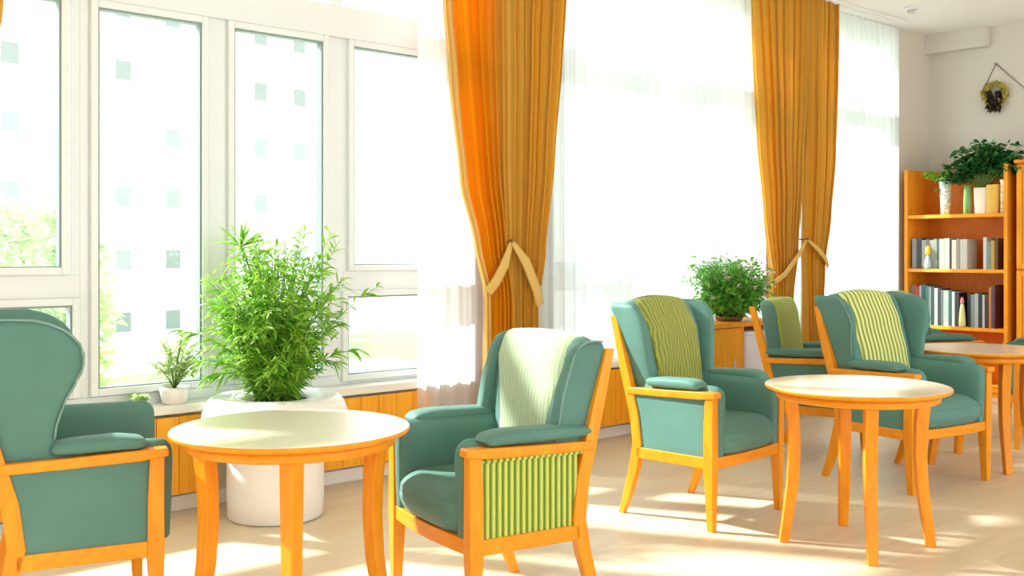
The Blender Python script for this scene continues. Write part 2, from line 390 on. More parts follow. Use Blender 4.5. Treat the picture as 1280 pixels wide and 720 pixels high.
def band(t, pts, w=.075, name='tie_band'):
    """ribbon across the front of a drape; pts (x, y, z)"""
    q = MB(); rings = []
    P = [Vector(p) for p in pts]; P2 = []
    for i in range(len(P)-1):
        for k in range(6): P2.append(P[i].lerp(P[i+1], k/6))
    P2.append(P[-1])
    for i, p in enumerate(P2):
        d = (P2[min(i+1, len(P2)-1)]-P2[max(i-1, 0)]).normalized(); u = Vector((0, -1, 0)); n = d.cross(u).normalized()
        ww = w*(.45+.55*min(1, i/6)); S = [(n*ww/2)*a+u*.004*b_ for a, b_ in ((1, 0), (.5, 1.6), (0, .4), (-.5, 1.6), (-1, 0), (-.5, -1), (.5, -1))]
        rings.append([p+s_ for s_ in S])
    q.loft(rings); o = q.build(name, M['band'], t, smooth=True); o.location = (-t.location[0], -t.location[1], 0)
    return o
def hook(t, x, z):
    q = MB(); q.tube([(x, 4.93, z), (x, 4.80, z), (x, 4.775, z+.01)], .006); q.lathe([(.001, z-.012), (.014, z-.004), (.014, z+.008), (.001, z+.014)], 12, (x, 4.772))
    o = q.build('hook', M['hook'], t, smooth=True); o.location = (-t.location[0], -t.location[1], 0)
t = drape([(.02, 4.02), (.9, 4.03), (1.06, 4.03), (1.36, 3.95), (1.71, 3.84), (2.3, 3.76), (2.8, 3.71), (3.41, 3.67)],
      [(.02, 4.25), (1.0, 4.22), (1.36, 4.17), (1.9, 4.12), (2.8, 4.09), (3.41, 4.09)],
      'vivid orange curtain tied back, left half of the first pair', M['curt_o'], 1, npl=6, backlit_edge=True)
band(t, [(4.18, 4.775, 1.365), (4.12, 4.765, 1.23), (4.05, 4.77, 1.12), (4.015, 4.80, 1.06)])
hook(t, 4.18, 1.37)
t = drape([(.02, 4.22), (.95, 4.20), (1.36, 4.14), (1.9, 4.10), (2.8, 4.08), (3.41, 4.08)],
      [(.02, 4.44), (.95, 4.42), (1.3, 4.49), (1.9, 4.58), (2.5, 4.64), (2.94, 4.67), (3.41, 4.68)],
      'golden orange curtain tied back, right half of the first pair', M['curt'], 2, ypos=4.835, npl=7)
band(t, [(4.18, 4.765, 1.365), (4.28, 4.75, 1.24), (4.38, 4.765, 1.07), (4.43, 4.79, .97)])
t = drape([(.02, 6.98), (.95, 6.98), (1.15, 6.98), (1.6, 6.90), (2.2, 6.81), (3.0, 6.74), (3.41, 6.71)],
      [(.02, 7.20), (.95, 7.22), (1.35, 7.30), (1.9, 7.38), (2.6, 7.44), (3.41, 7.46)],
      'golden curtain tied back, left half of the second pair', M['curt'], 3, npl=7)
band(t, [(7.37, 4.775, 1.41), (7.22, 4.755, 1.28), (7.05, 4.765, 1.13), (6.97, 4.80, 1.07)], .05)
hook(t, 7.37, 1.41)
t = drape([(.02, 7.46), (.95, 7.45), (1.35, 7.43), (1.9, 7.43), (2.6, 7.45), (3.41, 7.47)],
      [(.02, 7.66), (.95, 7.68), (1.21, 7.70), (1.6, 7.80), (2.1, 7.88), (2.8, 7.91), (3.41, 7.92)],
      'golden curtain tied back, right half of the second pair', M['curt'], 4, npl=6)
band(t, [(7.37, 4.775, 1.41), (7.50, 4.755, 1.33), (7.64, 4.765, 1.24), (7.72, 4.80, 1.18)], .05)
t = drape([(.02, .55), (1.1, .55), (2.0, .6), (3.41, .68)], [(.02, .85), (1.1, .95), (1.7, 1.12), (2.32, 1.31), (3.0, 1.38), (3.41, 1.40)],
      'yellow orange curtain edge at the top left corner', M['curt'], 5, npl=7)
# ceiling curtain rails
for a, b_, l in ((3.5, 4.8, 'white ceiling curtain rail above the first curtain pair'), (4.85, 9.13, 'long white ceiling curtain rail above the second curtain pair'), (-3, 3.45, 'white ceiling curtain rail above the bare windows')):
    q = MB(); q.box(a-(a+b_)/2, b_-(a+b_)/2, -.035, .05, 0, .022)
    tag(q.build('curtain_rail', M['ceil'], bevel=.003, loc=((a+b_)/2, 4.89, CZ-.022)), l, 'curtain rail', 'ceiling curtain rails')

# ------------------------------------------------------------------ armchairs
def armchair(x, y, yaw, label, wing=True, strip='olive', side='teal', fab='teal', sw=(.135, .165), scale=1, wd=1, ah=0, pipe=True, taper=0, bol=True, af=0):
    t = empty('armchair', (x, y, 0), yaw-pi/2, label=label, cat='armchair', group='teal armchairs with orange wooden frames')
    if scale != 1: t.scale = (scale, scale, 1)
    W = M['wood']; T = M[fab]; P = M['piping']
    wf, wr = .302, .300
    yl = lambda z: -.20-.151*max(0, (z-.45))/.52 if wing else -.20-.130*max(0, (z-.45))/.50         # rear post line
    ah0 = ah
    for s in (-1, 1):
        ah = ah0 if s < 0 else 0
        beam([(s*wf, .228, 0), (s*wf, .224, .15), (s*wf, .222, .30), (s*wf, .222, .48), (s*wf, .226, .625)],
             [(.016, .017), (.020, .021), (.025, .027), (.024, .026), (.022, .023)]).build('leg', W, t, bevel=.004)
        beam([(s*wr, -.300, 0), (s*wr, -.262, .10), (s*wr, -.220, .24), (s*wr, -.197, .36), (s*wr, yl(.5), .5), (s*wr, yl(.75), .75), (s*(wr-.01), yl(.985)-.0, .985 if wing else .955)],
             [(.014, .018), (.017, .021), (.019, .026), (.019, .027), (.019, .026), (.018, .024), (.016, .019)]).build('leg', W, t, bevel=.004)
        q = MB(); beam([(s*(wr+.003), -.255, .617), (s*wf, -.05, .622), (s*wf, .17, .630), (s*wf, .262, .636)], [(.021, .017), (.024, .018), (.028, .019), (.029, .014)], q, xdir=(1, 0, 0))
        q.build('arm_rail', M['wood_h'], t, bevel=.006)
        # outer upholstered side panel
        if side == 'ribbed':
            q = MB(); n = 17*10; ya, yb = -.190, .200; g0, g1 = [], []
            rings = []
            for i in range(n+1):
                u = i/n; yy = ya+(yb-ya)*u; d = .0045*sin(2*pi*yy*42)
                xo = s*(wf+.006+d); xi = s*(wf-.02)
                sh = 0
                rings.append([(xo, yy, .338), (xo, yy+sh, .612), (xi, yy+sh, .612), (xi, yy, .338)])
            q.loft(rings); q.build('side_panel', M['limeside'], t, smooth=False)
            q = MB(); q.tube([(s*(wf+.008), ya-.02, .598), (s*(wf+.010), .0, .602), (s*(wf+.008), yb, .603)], .008, 8); q.build('side_panel_hem', M['limeside'], t, smooth=True)
        else:
            pad('z', [(.335, s*(wf-.006), .006, .016, .198), (.615, s*(wf-.006), -.010, .016, .214)], .006, .006, 8, 32, 6).build('side_panel', T, t, smooth=True)
        # inner arm padding, rounded at the front
        pad('z', [(.33, s*.245, .010+af*.5, .038, .235+af*.5), (.50, s*.243, .012+af*.5, .042, .240+af*.5), (.60+ah*.6, s*.240, .010+af*.5, .044, .245+af*.5), (.672+ah, s*.245, af*.5, .046, .25+af*.5)], .02, .045, 3.6, 44, 12).build('arm_padding', T, t, smooth=True)
        c0 = (-.10 if wd == 1 else -.15) if wing else -.265
        pad('y', [(c0, s*.272, .668, .046, .020), (c0*.3, s*.276, .672, .052, .026), (.10, s*.278, .675, .054, .027), ((.20 if wd == 1 else .17) if wing else .19, s*.278, .668, .052, .021)], .02, .035, 3, 32, 12).build('arm_cushion', T, t, smooth=True)
    q = MB()
    for s in (-1, 1): q.box(s*wf-.017, s*wf+.017, -.20, .215, .29, .343)
    q.box(-wr, wr, -.215, -.185, .29, .343)
    rings = []
    for i in range(13):
        u = i/12*2-1; yy = .222+.022*(1-u*u)
        rings.append([(u*wf, yy-.016, .29), (u*wf, yy+.016, .29), (u*wf, yy+.016, .343), (u*wf, yy-.016, .343)])
    q.loft(rings); q.build('seat_frame', M['wood_h'], t, bevel=.004)
    # seat cushion: crowned, waterfall front
    def crown(p):
        x_, y_, z_ = p
        if z_ > .42: z_ += .022*(1-(x_/.25)**2)*(1-((y_-.03)/.3)**2)-.012*max(0, (y_-.18)/.1)
        return (x_, y_, z_)
    pad('z', [(.338, 0, .025, .262, .232), (.40, 0, .036, .262, .246), (.46, 0, .034, .262, .244), (.485, 0, .028, .260, .236)], .03, .05, 4.2, 60, 10, fn=crown).build('seat_cushion', T, t, smooth=True)
    q = MB(); q.tube([(.258*math.copysign(abs(cos(a))**.5, cos(a)), .034+.242*math.copysign(abs(sin(a))**.5, sin(a)), .445) for a in [2*pi*k/64 for k in range(3, 30)]], .0045, 6)
    q.build('seat_piping', M['teal_b'], t, smooth=True)
    # backrest
    if wing:
        tab = [(.44, 0, yl(.44)+.065-.03*taper, .245-.035*taper, .055), (.66, 0, yl(.66)+.06-.01*taper, .248-.028*taper, .06), (.90, 0, yl(.9)+.055+.02*taper, .262-.008*taper, .06), (1.045, 0, yl(1.045)+.05, .272, .048)]
        def arch(p):
            x_, y_, z_ = p
            if z_ > .9: z_ += .03*((z_-.9)/.145)*cos(min(1, abs(x_)/.27)*pi/2)
            return (x_, y_, z_)
    else:
        bw = .272 if bol else .252; tab = [(.44, 0, yl(.44)+.035, bw-.01, .055), (.66, 0, yl(.66)+.045, bw-.006, .06), (.90, 0, yl(.9)+.075, bw, .065), (.992, 0, yl(.99)+.075, bw, .058)]
        def arch(p):
            x_, y_, z_ = p
            if z_ > .9: z_ += .012*((z_-.9)/.09)*cos(min(1, abs(x_)/.27)*pi/2)
            return (x_, y_, z_)
    back = pad('z', tab, .02, .04, 4.5, 56, 14, fn=arch).build('backrest', T, t, smooth=True)
    ztop = tab[-1][0]; w0, w1 = sw
    if not wing: stab = [(.50, 0, yl(.50)+.082, w0, .014), (.70, 0, yl(.7)+.100, w0+(w1-w0)*.4, .018), (.90, 0, yl(.9)+.116, w1, .030), (ztop+.004, 0, yl(ztop)+.085, w1+.004, .056)]
    else: stab = [(.50, 0, yl(.50)+.115-.03*taper, w0, .016), (.70, 0, yl(.7)+.112-.005*taper, w0+(w1-w0)*.4, .020), (.90, 0, yl(.90)+.095+.025*taper, w1, .032), (ztop+.004, 0, yl(ztop)+.062, w1+.004, .050)]
    pad('z', stab, .01, .03, 4, 56, 14, fn=arch).build('back_strip', M[strip], back, smooth=True)
    for s in (-1, 1):
        if wing:
            wt = [(.625, -.065), (.70, -.085), (.78, -.068), (.86, -.028), (.93, .000), (.99, -.012), (1.035, -.06), (1.07, -.13)]
            base = dict([(.625, -.125), (.70, -.135), (.78, -.145), (.86, -.155), (.93, -.165), (.99, -.185), (1.035, -.225), (1.07, -.29)])
            wt = [(z, base[z]*(1-wd)+v*wd) for z, v in wt]
            if wd == 1: wt = [(z+.022*max(0, z-.7)/.37, v) for z, v in wt]
            if wd < 1: wt[-1] = (1.05, wt[-1][1])
            def wx(z): return s*(.272-.022*taper+(.022+.025*taper)*max(0, (z-.66))/.4)
            tb = [(z, wx(z)+s*.0, (yl(z)-.005+yf)/2, .024, (yf-yl(z)+.005)/2) for z, yf in wt]
            def splay(p, s=s):
                x_, y_, z_ = p
                k = max(0, (y_+.30-.10*wd))*max(0, z_-.66)*.55
                return (x_+s*k, y_, z_)
            wg = pad('z', tb, .02, .03, 3.2, 44, 16, fn=splay).build('wing', T, t, smooth=True)
            q = MB(); pts = []
            for z, yf in [(z, (-.165-.06*max(0, z-.9)/.1)*(1-wd)+v*wd) for z, v in [(.70, -.085), (.74, -.080), (.78, -.068), (.82, -.052), (.86, -.028), (.90, -.008), (.93, .000), (.96, -.001), (.99, -.012), (1.015, -.034), (1.035, -.062), (1.052, -.10), (1.064, -.15), (1.067, -.22), (1.066, -.33)]][:99 if wd == 1 else 11]:
                p = splay((wx(z)+s*.020, min(yf, 0)-.001, z+(.022*max(0, z-.7)/.37 if wd == 1 else 0))); pts.append(p)
            if pipe: q.tube(pts, .0038, 8); q.build('piping', P, wg, smooth=True)
        elif bol:
            tb = [(.60, s*.262, yl(.60)+.075, .030, .070), (.80, s*.266, yl(.8)+.080, .032, .080), (.93, s*.268, yl(.93)+.075, .032, .072), (.985, s*.268, yl(.985)+.068, .031, .060)]
            bo = pad('z', tb, .02, .035, 3.6, 40, 12).build('side_bolster', T, t, smooth=True)
            if pipe: q = MB(); q.tube([(s*.292, yl(z)+.075+dy, z) for z, dy in ((.64, .062), (.8, .072), (.93, .062), (.965, .045), (.98, .02), (.984, -.02), (.98, -.05))], .004, 6); q.build('piping', P, bo, smooth=True)
    return t
def cw(X, D): return (.752*X+.659*D, -.659*X+.752*D)
armchair(1.290-.030, 3.721+.026, radians(-15.5), 'big teal wingback armchair at the left edge, seen from its plain teal side', True, 'oliveplain', 'teal', ah=.065, af=.03)
armchair(2.455, 2.942, radians(169.8), 'teal armchair with pale green back strip and lime striped side, right of the front table', False, 'pale', 'ribbed', sw=(.13, .235))
armchair(4.175, 3.281, radians(-85.4), 'teal armchair with rounded olive ribbed back strip, in the middle of the row', True, 'olive', 'teal', 'teal_b', sw=(.18, .205), wd=.05, pipe=False, taper=1)
armchair(*cw(2.289, 5.973), radians(-57-41.2), 'teal wingback armchair with lime striped back, just behind the right round table', True, 'lime', 'teal', 'teal_b', sw=(.175, .20), scale=1.11, wd=.35, taper=.4)
armchair(*cw(3.23, 8.0), radians(0-41.2), 'dark teal armchair mostly hidden between the far table and the bookcase', False, 'oliveplain', 'teal')
armchair(*cw(1.98, 6.75), radians(-31-41.2), 'teal straight back armchair with flat olive strip, in front of the second curtains', False, 'oliveplain', 'teal', sw=(.225, .232), pipe=False, bol=False)
armchair(*cw(3.66, 7.09), radians(160-41.2), 'teal armchair cut off by the right edge, beyond the far table', False, 'pale', 'teal')

# ------------------------------------------------------------------ round tables
def round_table(x, y, rz, label, twist=0, r=.40):
    t = empty('round_table', (x, y, 0), rz, label=label, cat='table', group='round tables with pale tops')
    q = MB(); q.lathe([(r-.05, .684), (r-.022, .687), (r-.006, .693), (r, .700), (r, .706), (r-.003, .7095), (r-.006, .7105)], 96); q.build('tabletop', [M['wood'], M['top']], t, smooth=False)
    o = t.children[0]; me = o.data
    for p in me.polygons:
        p.use_smooth = abs(p.normal.z) < .95
        if p.normal.z > .7: p.material_index = 1
    q = MB(); q.lathe([(r-.056, .650), (r-.050, .655), (r-.045, .684)], 96); q.build('apron', M['wood_h'], t, smooth=True)
    for k in range(4):
        a = k*pi/2
        d = Vector((cos(a), sin(a), 0)); xd = Matrix.Rotation(twist, 3, 'Z') @ Vector((-sin(a), cos(a), 0))
        prof = [(.318, 0, .021), (.300, .12, .0225), (.280, .26, .0245), (.272, .40, .0255), (.276, .54, .027), (.288, .66, .028)]
        beam([(d.x*p, d.y*p, z) for p, z, w in prof], [(w, w) for p, z, w in prof], xdir=tuple(xd)).build('leg', M['wood'], t, bevel=.004)
    return t
cam_yaw = radians(41.23)   # angle of the camera's right-hand direction below world x
a1 = math.atan2(3.147, 1.764); 
round_table(1.764, 3.147, radians(60.7), 'front round table with bright pale top, between the left armchair and the striped one', radians(45))
round_table(4.218, 2.478, radians(-41.2-7), 'round table in the right foreground with curved legs, before the lime striped chair')
round_table(6.412, 2.917, radians(-41.2+2), 'far round table near the bookcase, partly hidden at the right edge')

# ------------------------------------------------------------------ foliage helpers
def leaf(q, base, d, L, w, droop=.3, up=Vector((0, 0, 1)), fold=.15, rr=R, ylim=5.045):
    d = d.normalized(); s = d.cross(up)
    if s.length < .05: s = Vector((1, 0, 0))
    s.normalize(); s = (Matrix.Rotation(rr.uniform(-.9, .9), 3, d) @ s); n = s.cross(d).normalized()
    P = []
    for t_, ww in ((0, .12), (.3, .9), (.6, .85), (1, 0)):
        c = base+d*L*t_-Vector((0, 0, 1))*droop*L*t_*t_
        if ww == 0: P.append([c])
        else: P.append([c-s*w*ww/2+n*fold*w*ww, c, c+s*w*ww/2+n*fold*w*ww])
    if max(p.y for r_ in P for p in r_) > ylim: return
    vs = [p for r_ in P for p in r_]
    fs = [(0, 1, 4, 3), (1, 2, 5, 4), (3, 4, 7, 6), (4, 5, 8, 7), (6, 7, 9), (7, 8, 9)]
    q.add(vs, fs)
def rdir(rr, zmin=-.3, zmax=.9):
    a = rr.uniform(0, 2*pi); z = rr.uniform(zmin, zmax); k = sqrt(1-z*z); return Vector((cos(a)*k, sin(a)*k, z))

# big plant in the white planter -------------------------------------------------
px, py = 2.514, 4.644
t = empty('potted_bamboo', (px, py, 0), label='bushy bright green bamboo plant in the big white round planter by the window', cat='potted plant')
q = MB(); q.lathe([(.225, .004), (.232, .012), (.236, .10), (.236, .30), (.24, .335), (.30, .36), (.348, .40), (.357, .45), (.352, .52), (.335, .565), (.315, .590), (.295, .597), (.24, .594), (.18, .588), (.165, .575), (.16, .55)], 80)
q.build('planter', M['pot'], t, smooth=True)
q = MB(); q.lathe([(.222, 0), (.222, .005)], 60); q.build('planter_foot', M['gasket'], t)
q = MB(); q.lathe([(.02, .550), (.162, .552), (.162, .570), (.01, .578)], 40); q.build('soil', M['soil'], t, smooth=True)
rr = random.Random(11); st = MB(); lf = MB()
YL = 5.045-py
def radius_at(z):       # crown half width by height
    return lerp([(.56, .13), (.64, .20), (.78, .29), (.95, .35), (1.12, .37), (1.27, .31), (1.36, .20), (1.43, .05)], z)[0]
for i in range(190):
    a = rr.uniform(0, 2*pi); z1 = rr.uniform(.70, 1.38); Rm = radius_at(z1)*sqrt(rr.uniform(.1, 1))
    b0 = Vector((cos(a)*rr.uniform(0, .10), sin(a)*rr.uniform(0, .10), .55)); tip = Vector((cos(a)*Rm, min(sin(a)*Rm, YL-.05), z1))
    pts = []
    for k in range(7):
        u = k/6; p = b0.lerp(tip, u); e = u*u*.5+u*.5
        pts.append(Vector((b0.x+(tip.x-b0.x)*e, b0.y+(tip.y-b0.y)*e, p.z+.05*sin(pi*u))))
    st.tube(pts, [.0035*(1-.6*k/6) for k in range(7)], 5)
    for k in range(42):
        u = rr.uniform(.12, 1); i0 = min(5, int(u*6)); p = pts[i0].lerp(pts[i0+1], u*6-i0)
        out = Vector((p.x, p.y, 0)); out = out.normalized() if out.length > .01 else Vector((1, 0, 0))
        d = rdir(rr, -.4, .8)+out*.6
        p = p+rdir(rr, -1, 1)*rr.uniform(0, .06)
        leaf(lf, p, d, rr.uniform(.045, .085), rr.uniform(.010, .017), rr.uniform(.1, .6), rr=rr, ylim=YL)
# longer outlying sprays
vr = Vector((.752, -.659, 0))
sprays = [(vr*.34+Vector((0, 0, 1.18)), 14), (vr*.50+Vector((0, 0, 1.13)), 12), (vr*.30+Vector((0, 0, 1.33)), 14), (vr*.40+Vector((0, -.05, .82)), 10), (vr*.33+Vector((0, 0, .95)), 10), (vr*.29+Vector((0, 0, .76)), 12),
          (-vr*.36+Vector((0, -.1, 1.10)), 12), (-vr*.42+Vector((0, -.3, .95)), 12), (-vr*.58+Vector((0, -.3, .93)), 10), (-vr*.50+Vector((0, -.25, .78)), 14), (-vr*.42+Vector((0, -.2, .70)), 16), (vr*.15+Vector((0, 0, 1.42)), 12), (vr*.22+Vector((0, -.1, 1.40)), 10), (vr*.08+Vector((0, -.1, 1.42)), 14), (-vr*.18+Vector((0, -.1, 1.34)), 14)]
for tip, n in sprays:
    b0 = Vector((0, 0, .58)); mid = b0.lerp(tip, .55)+Vector((0, 0, .12)); pts = []
    for k in range(9):
        u = k/8; pts.append(b0*(1-u)**2+mid*2*u*(1-u)+tip*u*u)
    for p in pts: p.y = min(p.y, YL-.03)
    st.tube(pts, [.003*(1-.6*k/8) for k in range(9)], 5)
    for k in range(n*2):
        u = rr.uniform(.45, 1); i0 = min(7, int(u*8)); p = pts[i0].lerp(pts[i0+1], u*8-i0); d = (pts[i0+1]-pts[i0]).normalized()+rdir(rr, -.6, .5)*.8
        leaf(lf, p, d, rr.uniform(.06, .11), rr.uniform(.011, .018), rr.uniform(.2, .7), rr=rr, ylim=YL)
# palm-like tuft at the top
c = -vr*.17+Vector((0, 0, 1.33)); st.tube([(0, 0, .6), (-.05, .0, 1.0), tuple(c)], .005, 6)
for k in range(26):
    a = rr.uniform(-1.25, 1.25); d = vr*sin(a)+Vector((0, 0, cos(a)))+Vector((0, rr.uniform(-.4, .4), 0))
    leaf(lf, c, d, rr.uniform(.12, .20), rr.uniform(.014, .02), rr.uniform(.05, .3), rr=rr, ylim=YL)
st.build('stems', M['stem'], t, smooth=True)
lf.open = True; lf.build('foliage', M['leaf'], t, smooth=False)

# pale plant on the sill, left of the bamboo ------------------------------------
t = empty('sill_plant', (2.16, 5.03, .545), label='small pale leafed plant in a low white pot on the sill, left of the bamboo', cat='potted plant')
q = MB(); q.lathe([(.045, 0), (.06, .01), (.072, .07), (.075, .085), (.068, .085), (.062, .07)], 32); q.build('pot', M['pot'], t, smooth=True)
q = MB(); q.lathe([(.005, .066), (.064, .068), (.062, .074), (.004, .078)], 24); q.build('soil', M['soil'], t)
rr = random.Random(5); lf = MB(); lf.open = True; st = MB()
for i in range(26):
    a = rr.uniform(0, 2*pi); rad = rr.uniform(.03, .15); tip = Vector((cos(a)*rad*1.1, min(.03, -abs(sin(a))*rad), rr.uniform(.14, .36))); b0 = Vector((0, 0, .07))
    pts = [b0.lerp(tip, k/4)+Vector((0, 0, .03*sin(pi*k/4))) for k in range(5)]; st.tube(pts, .002, 5)
    for k in range(16):
        u = rr.uniform(.3, 1); i0 = min(3, int(u*4)); leaf(lf, pts[i0].lerp(pts[i0+1], u*4-i0), rdir(rr, -.3, .8), rr.uniform(.03, .06), rr.uniform(.012, .02), .3, rr=rr, ylim=.045)
st.build('stems', M['stem'], t, smooth=True); lf.build('foliage', M['leaf_p'], t)
t = empty('succulent', (1.98, 5.03, .545), label='tiny round green succulent in a white dish on the sill, left of the pale plant', cat='potted plant')
q = MB(); q.lathe([(.03, 0), (.045, .012), (.05, .03), (.044, .03)], 28); q.build('dish', M['pot'], t, smooth=True)
lf = MB(); lf.open = True; rr = random.Random(6)
for i in range(170): leaf(lf, Vector((rr.uniform(-.03, .03), rr.uniform(-.03, .03), .025+rr.uniform(0, .02))), rdir(rr, .1, .95), rr.uniform(.025, .045), .014, .2, rr=rr, ylim=.05)
lf.build('foliage', M['leaf_p'], t)

# ------------------------------------------------------------------ console with flowering plant
x0, x1, ya, yb, zt = 5.62, 6.70, 4.56, 4.92, .80; cx = (x0+x1)/2
t = empty('console_cabinet', (cx, ya, 0), label='orange wooden console with panelled door and open bay under the flowering plant', cat='cabinet')
h = (x1-x0)/2
q = MB(); q.box(-h-.02, h+.02, -.02, yb-ya, zt-.035, zt); q.build('top', M['casewood'], t, bevel=.004)
q = MB(); q.box(-h, -h+.03, 0, yb-ya-.005, 0, zt-.035); q.box(h-.03, h, 0, yb-ya-.005, 0, zt-.035); q.box(-h+.03, h-.03, yb-ya-.02, yb-ya-.005, 0, zt-.035); q.box(-h+.03, h-.03, .02, yb-ya-.02, .06, .085); q.box(.03, .075, 0, yb-ya-.02, .085, zt-.035)
q.build('carcass', M['casewood'], t, bevel=.003)
q = MB(); q.box(-h+.032, .028, -.004, .014, .09, zt-.04); q.build('door', M['panelwood'], t, bevel=.003)
dd = t.children[-1]
q = MB(); q.box(-.06, -.045, -.018, -.004, .45, .55); q.build('handle', M['metal'], dd, bevel=.003)
t = empty('storage_bin', (cx+.30, ya+.17, .085), label='pale lilac white bin in the open bay of the console', cat='bin')
pad('z', [(0, 0, 0, .15, .12), (.61, 0, 0, .165, .135)], .01, .01, 6, 40, 5).build('bin_body', M['binm'], t, smooth=True)
pad('z', [(.61, 0, 0, .17, .14), (.64, 0, 0, .17, .14)], .005, .012, 6, 40, 3).build('lid', M['binm'], t, smooth=True)

fx, fy = 6.24, 4.70
t = empty('flowering_plant', (fx, fy, zt), label='bushy green plant with faint lilac flowers on the wooden console', cat='potted plant')
q = MB(); q.lathe([(.07, 0), (.09, .004), (.105, .028), (.108, .036), (.10, .036), (.094, .028)], 40); q.build('pot', M['hook'], t, smooth=True)
q = MB(); q.lathe([(.005, .024), (.098, .025), (.09, .032), (.005, .036)], 24); q.build('soil', M['soil'], t)
rr = random.Random(21); lf = MB(); lf.open = True; st = MB(); fl = MB(); fl.open = True
for i in range(190):
    a = rr.uniform(0, 2*pi); k = rr.random()**.5; tip = Vector((cos(a)*k*.37, max(-.27, min(.16, sin(a)*k*.27)), .46-.20*k**3*rr.random()-rr.uniform(0, .12)))
    if rr.random() < .4: tip.z *= rr.uniform(.25, .8); tip.x *= .75
    b0 = Vector((cos(a)*.07, sin(a)*.06, .03)); pts = [b0.lerp(tip, u/4)+Vector((0, 0, .03*sin(pi*u/4))) for u in range(5)]; st.tube(pts, .0022, 5)
    for j in range(26):
        u = rr.uniform(.15, 1); i0 = min(3, int(u*4)); leaf(lf, pts[i0].lerp(pts[i0+1], u*4-i0)+rdir(rr, -1, 1)*.025, rdir(rr, -.4, .8), rr.uniform(.04, .065), rr.uniform(.018, .028), rr.uniform(.1, .5), rr=rr, ylim=.20)
    if k > .75 and tip.z > .2 or rr.random() < .12:
        c = tip+Vector((tip.x*.12, 0, rr.uniform(.015, .06))); st.tube([tuple(tip), tuple(c)], .0012, 4)
        fl = MB(); fl.open = True
        for j in range(7): leaf(fl, c+rdir(rr, -1, 1)*.012, rdir(rr, -.2, .9), rr.uniform(.014, .022), .014, .2, rr=rr, ylim=.25)
        if fl.v: fl.build('flower', M['petal'], t)
st.build('stems', M['stem'], t, smooth=True); lf.build('foliage', M['leaf_f'], t)

# ------------------------------------------------------------------ bookcase
bx, by0, by1, BT, BD = 9.36, 4.03, 5.00, 2.09, .40
t = empty('bookcase', (bx, (by0+by1)/2, 0), label='tall open orange bookcase with books and plants, in the right corner', cat='bookcase')
hw = (by1-by0)/2
for s in (-1, 1):
    q = MB(); q.box(0, BD, s*hw-(.034 if s > 0 else 0), s*hw+(.034 if s < 0 else 0), 0, BT); q.build('side_panel', M['casewood'], t, bevel=.003)
SH = [.08, .62, 1.15, 1.655]
for z in SH:
    q = MB(); q.box(.006, BD-.012, -hw+.034, hw-.034, z-.032, z); q.build('shelf', M['casewood'], t, bevel=.003)
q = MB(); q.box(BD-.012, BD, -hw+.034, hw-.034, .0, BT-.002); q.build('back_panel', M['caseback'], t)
q = MB(); q.box(.02, .04, -hw+.034, hw-.034, 0, .048); q.build('plinth', M['casewood'], t)

t = empty('tall_cabinet', (9.40, 3.50, 0), label='tall orange cabinet with framed doors right of the bookcase, cut by the right edge', cat='cabinet')
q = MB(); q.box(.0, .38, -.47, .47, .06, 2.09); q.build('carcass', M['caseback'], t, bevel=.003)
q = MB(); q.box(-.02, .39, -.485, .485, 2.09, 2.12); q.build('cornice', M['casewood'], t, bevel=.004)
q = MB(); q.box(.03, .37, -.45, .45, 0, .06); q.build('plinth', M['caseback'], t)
for s in (-1, 1):
    q = MB(); a, b_ = (s*.235-.228, s*.235+.228)
    for z0, z1 in ((.08, 1.14), (1.16, 2.07)):
        q.box(-.018, -.001, a, a+.045, z0, z1); q.box(-.018, -.001, b_-.045, b_, z0, z1); q.box(-.018, -.001, a+.045, b_-.045, z0, z0+.05); q.box(-.018, -.001, a+.045, b_-.045, z1-.05, z1)
        q.box(-.010, -.001, a+.045, b_-.045, z0+.05, z1-.05)
    d = q.build('door', M['casewood'], t, bevel=.003)
    q = MB(); q.tube([(-.018, -s*-.03, .95), (-.045, -s*-.03, .96), (-.045, -s*-.03, 1.05), (-.018, -s*-.03, 1.06)], .005); q.build('handle', M['metal'], d, smooth=True)

# books ------------------------------------------------------------------------
BM = {}
def bmat(c):
    if c not in BM: BM[c] = plain('book_cover', c, .5)
    return BM[c]
pages = plain('book_pages', (.80, .76, .66), .9)
ORD = ['first', 'second', 'third', 'fourth', 'fifth', 'sixth', 'seventh', 'eighth', 'ninth', 'tenth', 'eleventh', 'twelfth', 'thirteenth', 'fourteenth', 'fifteenth', 'sixteenth', 'seventeenth', 'eighteenth', 'nineteenth', 'twentieth']
def book(yl, w, z, h, d, col, name, label, group, lean=0, bandc=None):
    """yl: left edge (large y), w thickness toward -y"""
    t = empty('book', (bx+.045, yl-w/2, z), label=label, cat='book', group=group)
    t.rotation_euler = (lean, 0, 0)
    q = MB(); c = .0025
    q.box(0, d, -w/2, -w/2+c, 0, h); q.box(0, d, w/2-c, w/2, 0, h); q.box(0, c*1.4, -w/2+c, w/2-c, 0, h)
    if bandc:
        q.box(-.0008, 0, -w/2+.001, w/2-.001, h*.70, h*.86, 1); q.box(-.0008, 0, -w/2+.001, w/2-.001, h*.12, h*.18, 1)
    bandc = None; col = tuple(c*.60 for c in col); q.build('cover', [bmat(col), bmat(bandc or col)], t)
    q = MB(); q.box(c*1.4, d-.004, -w/2+c, w/2-c, .003, h-.004); q.build('pages', pages, t)
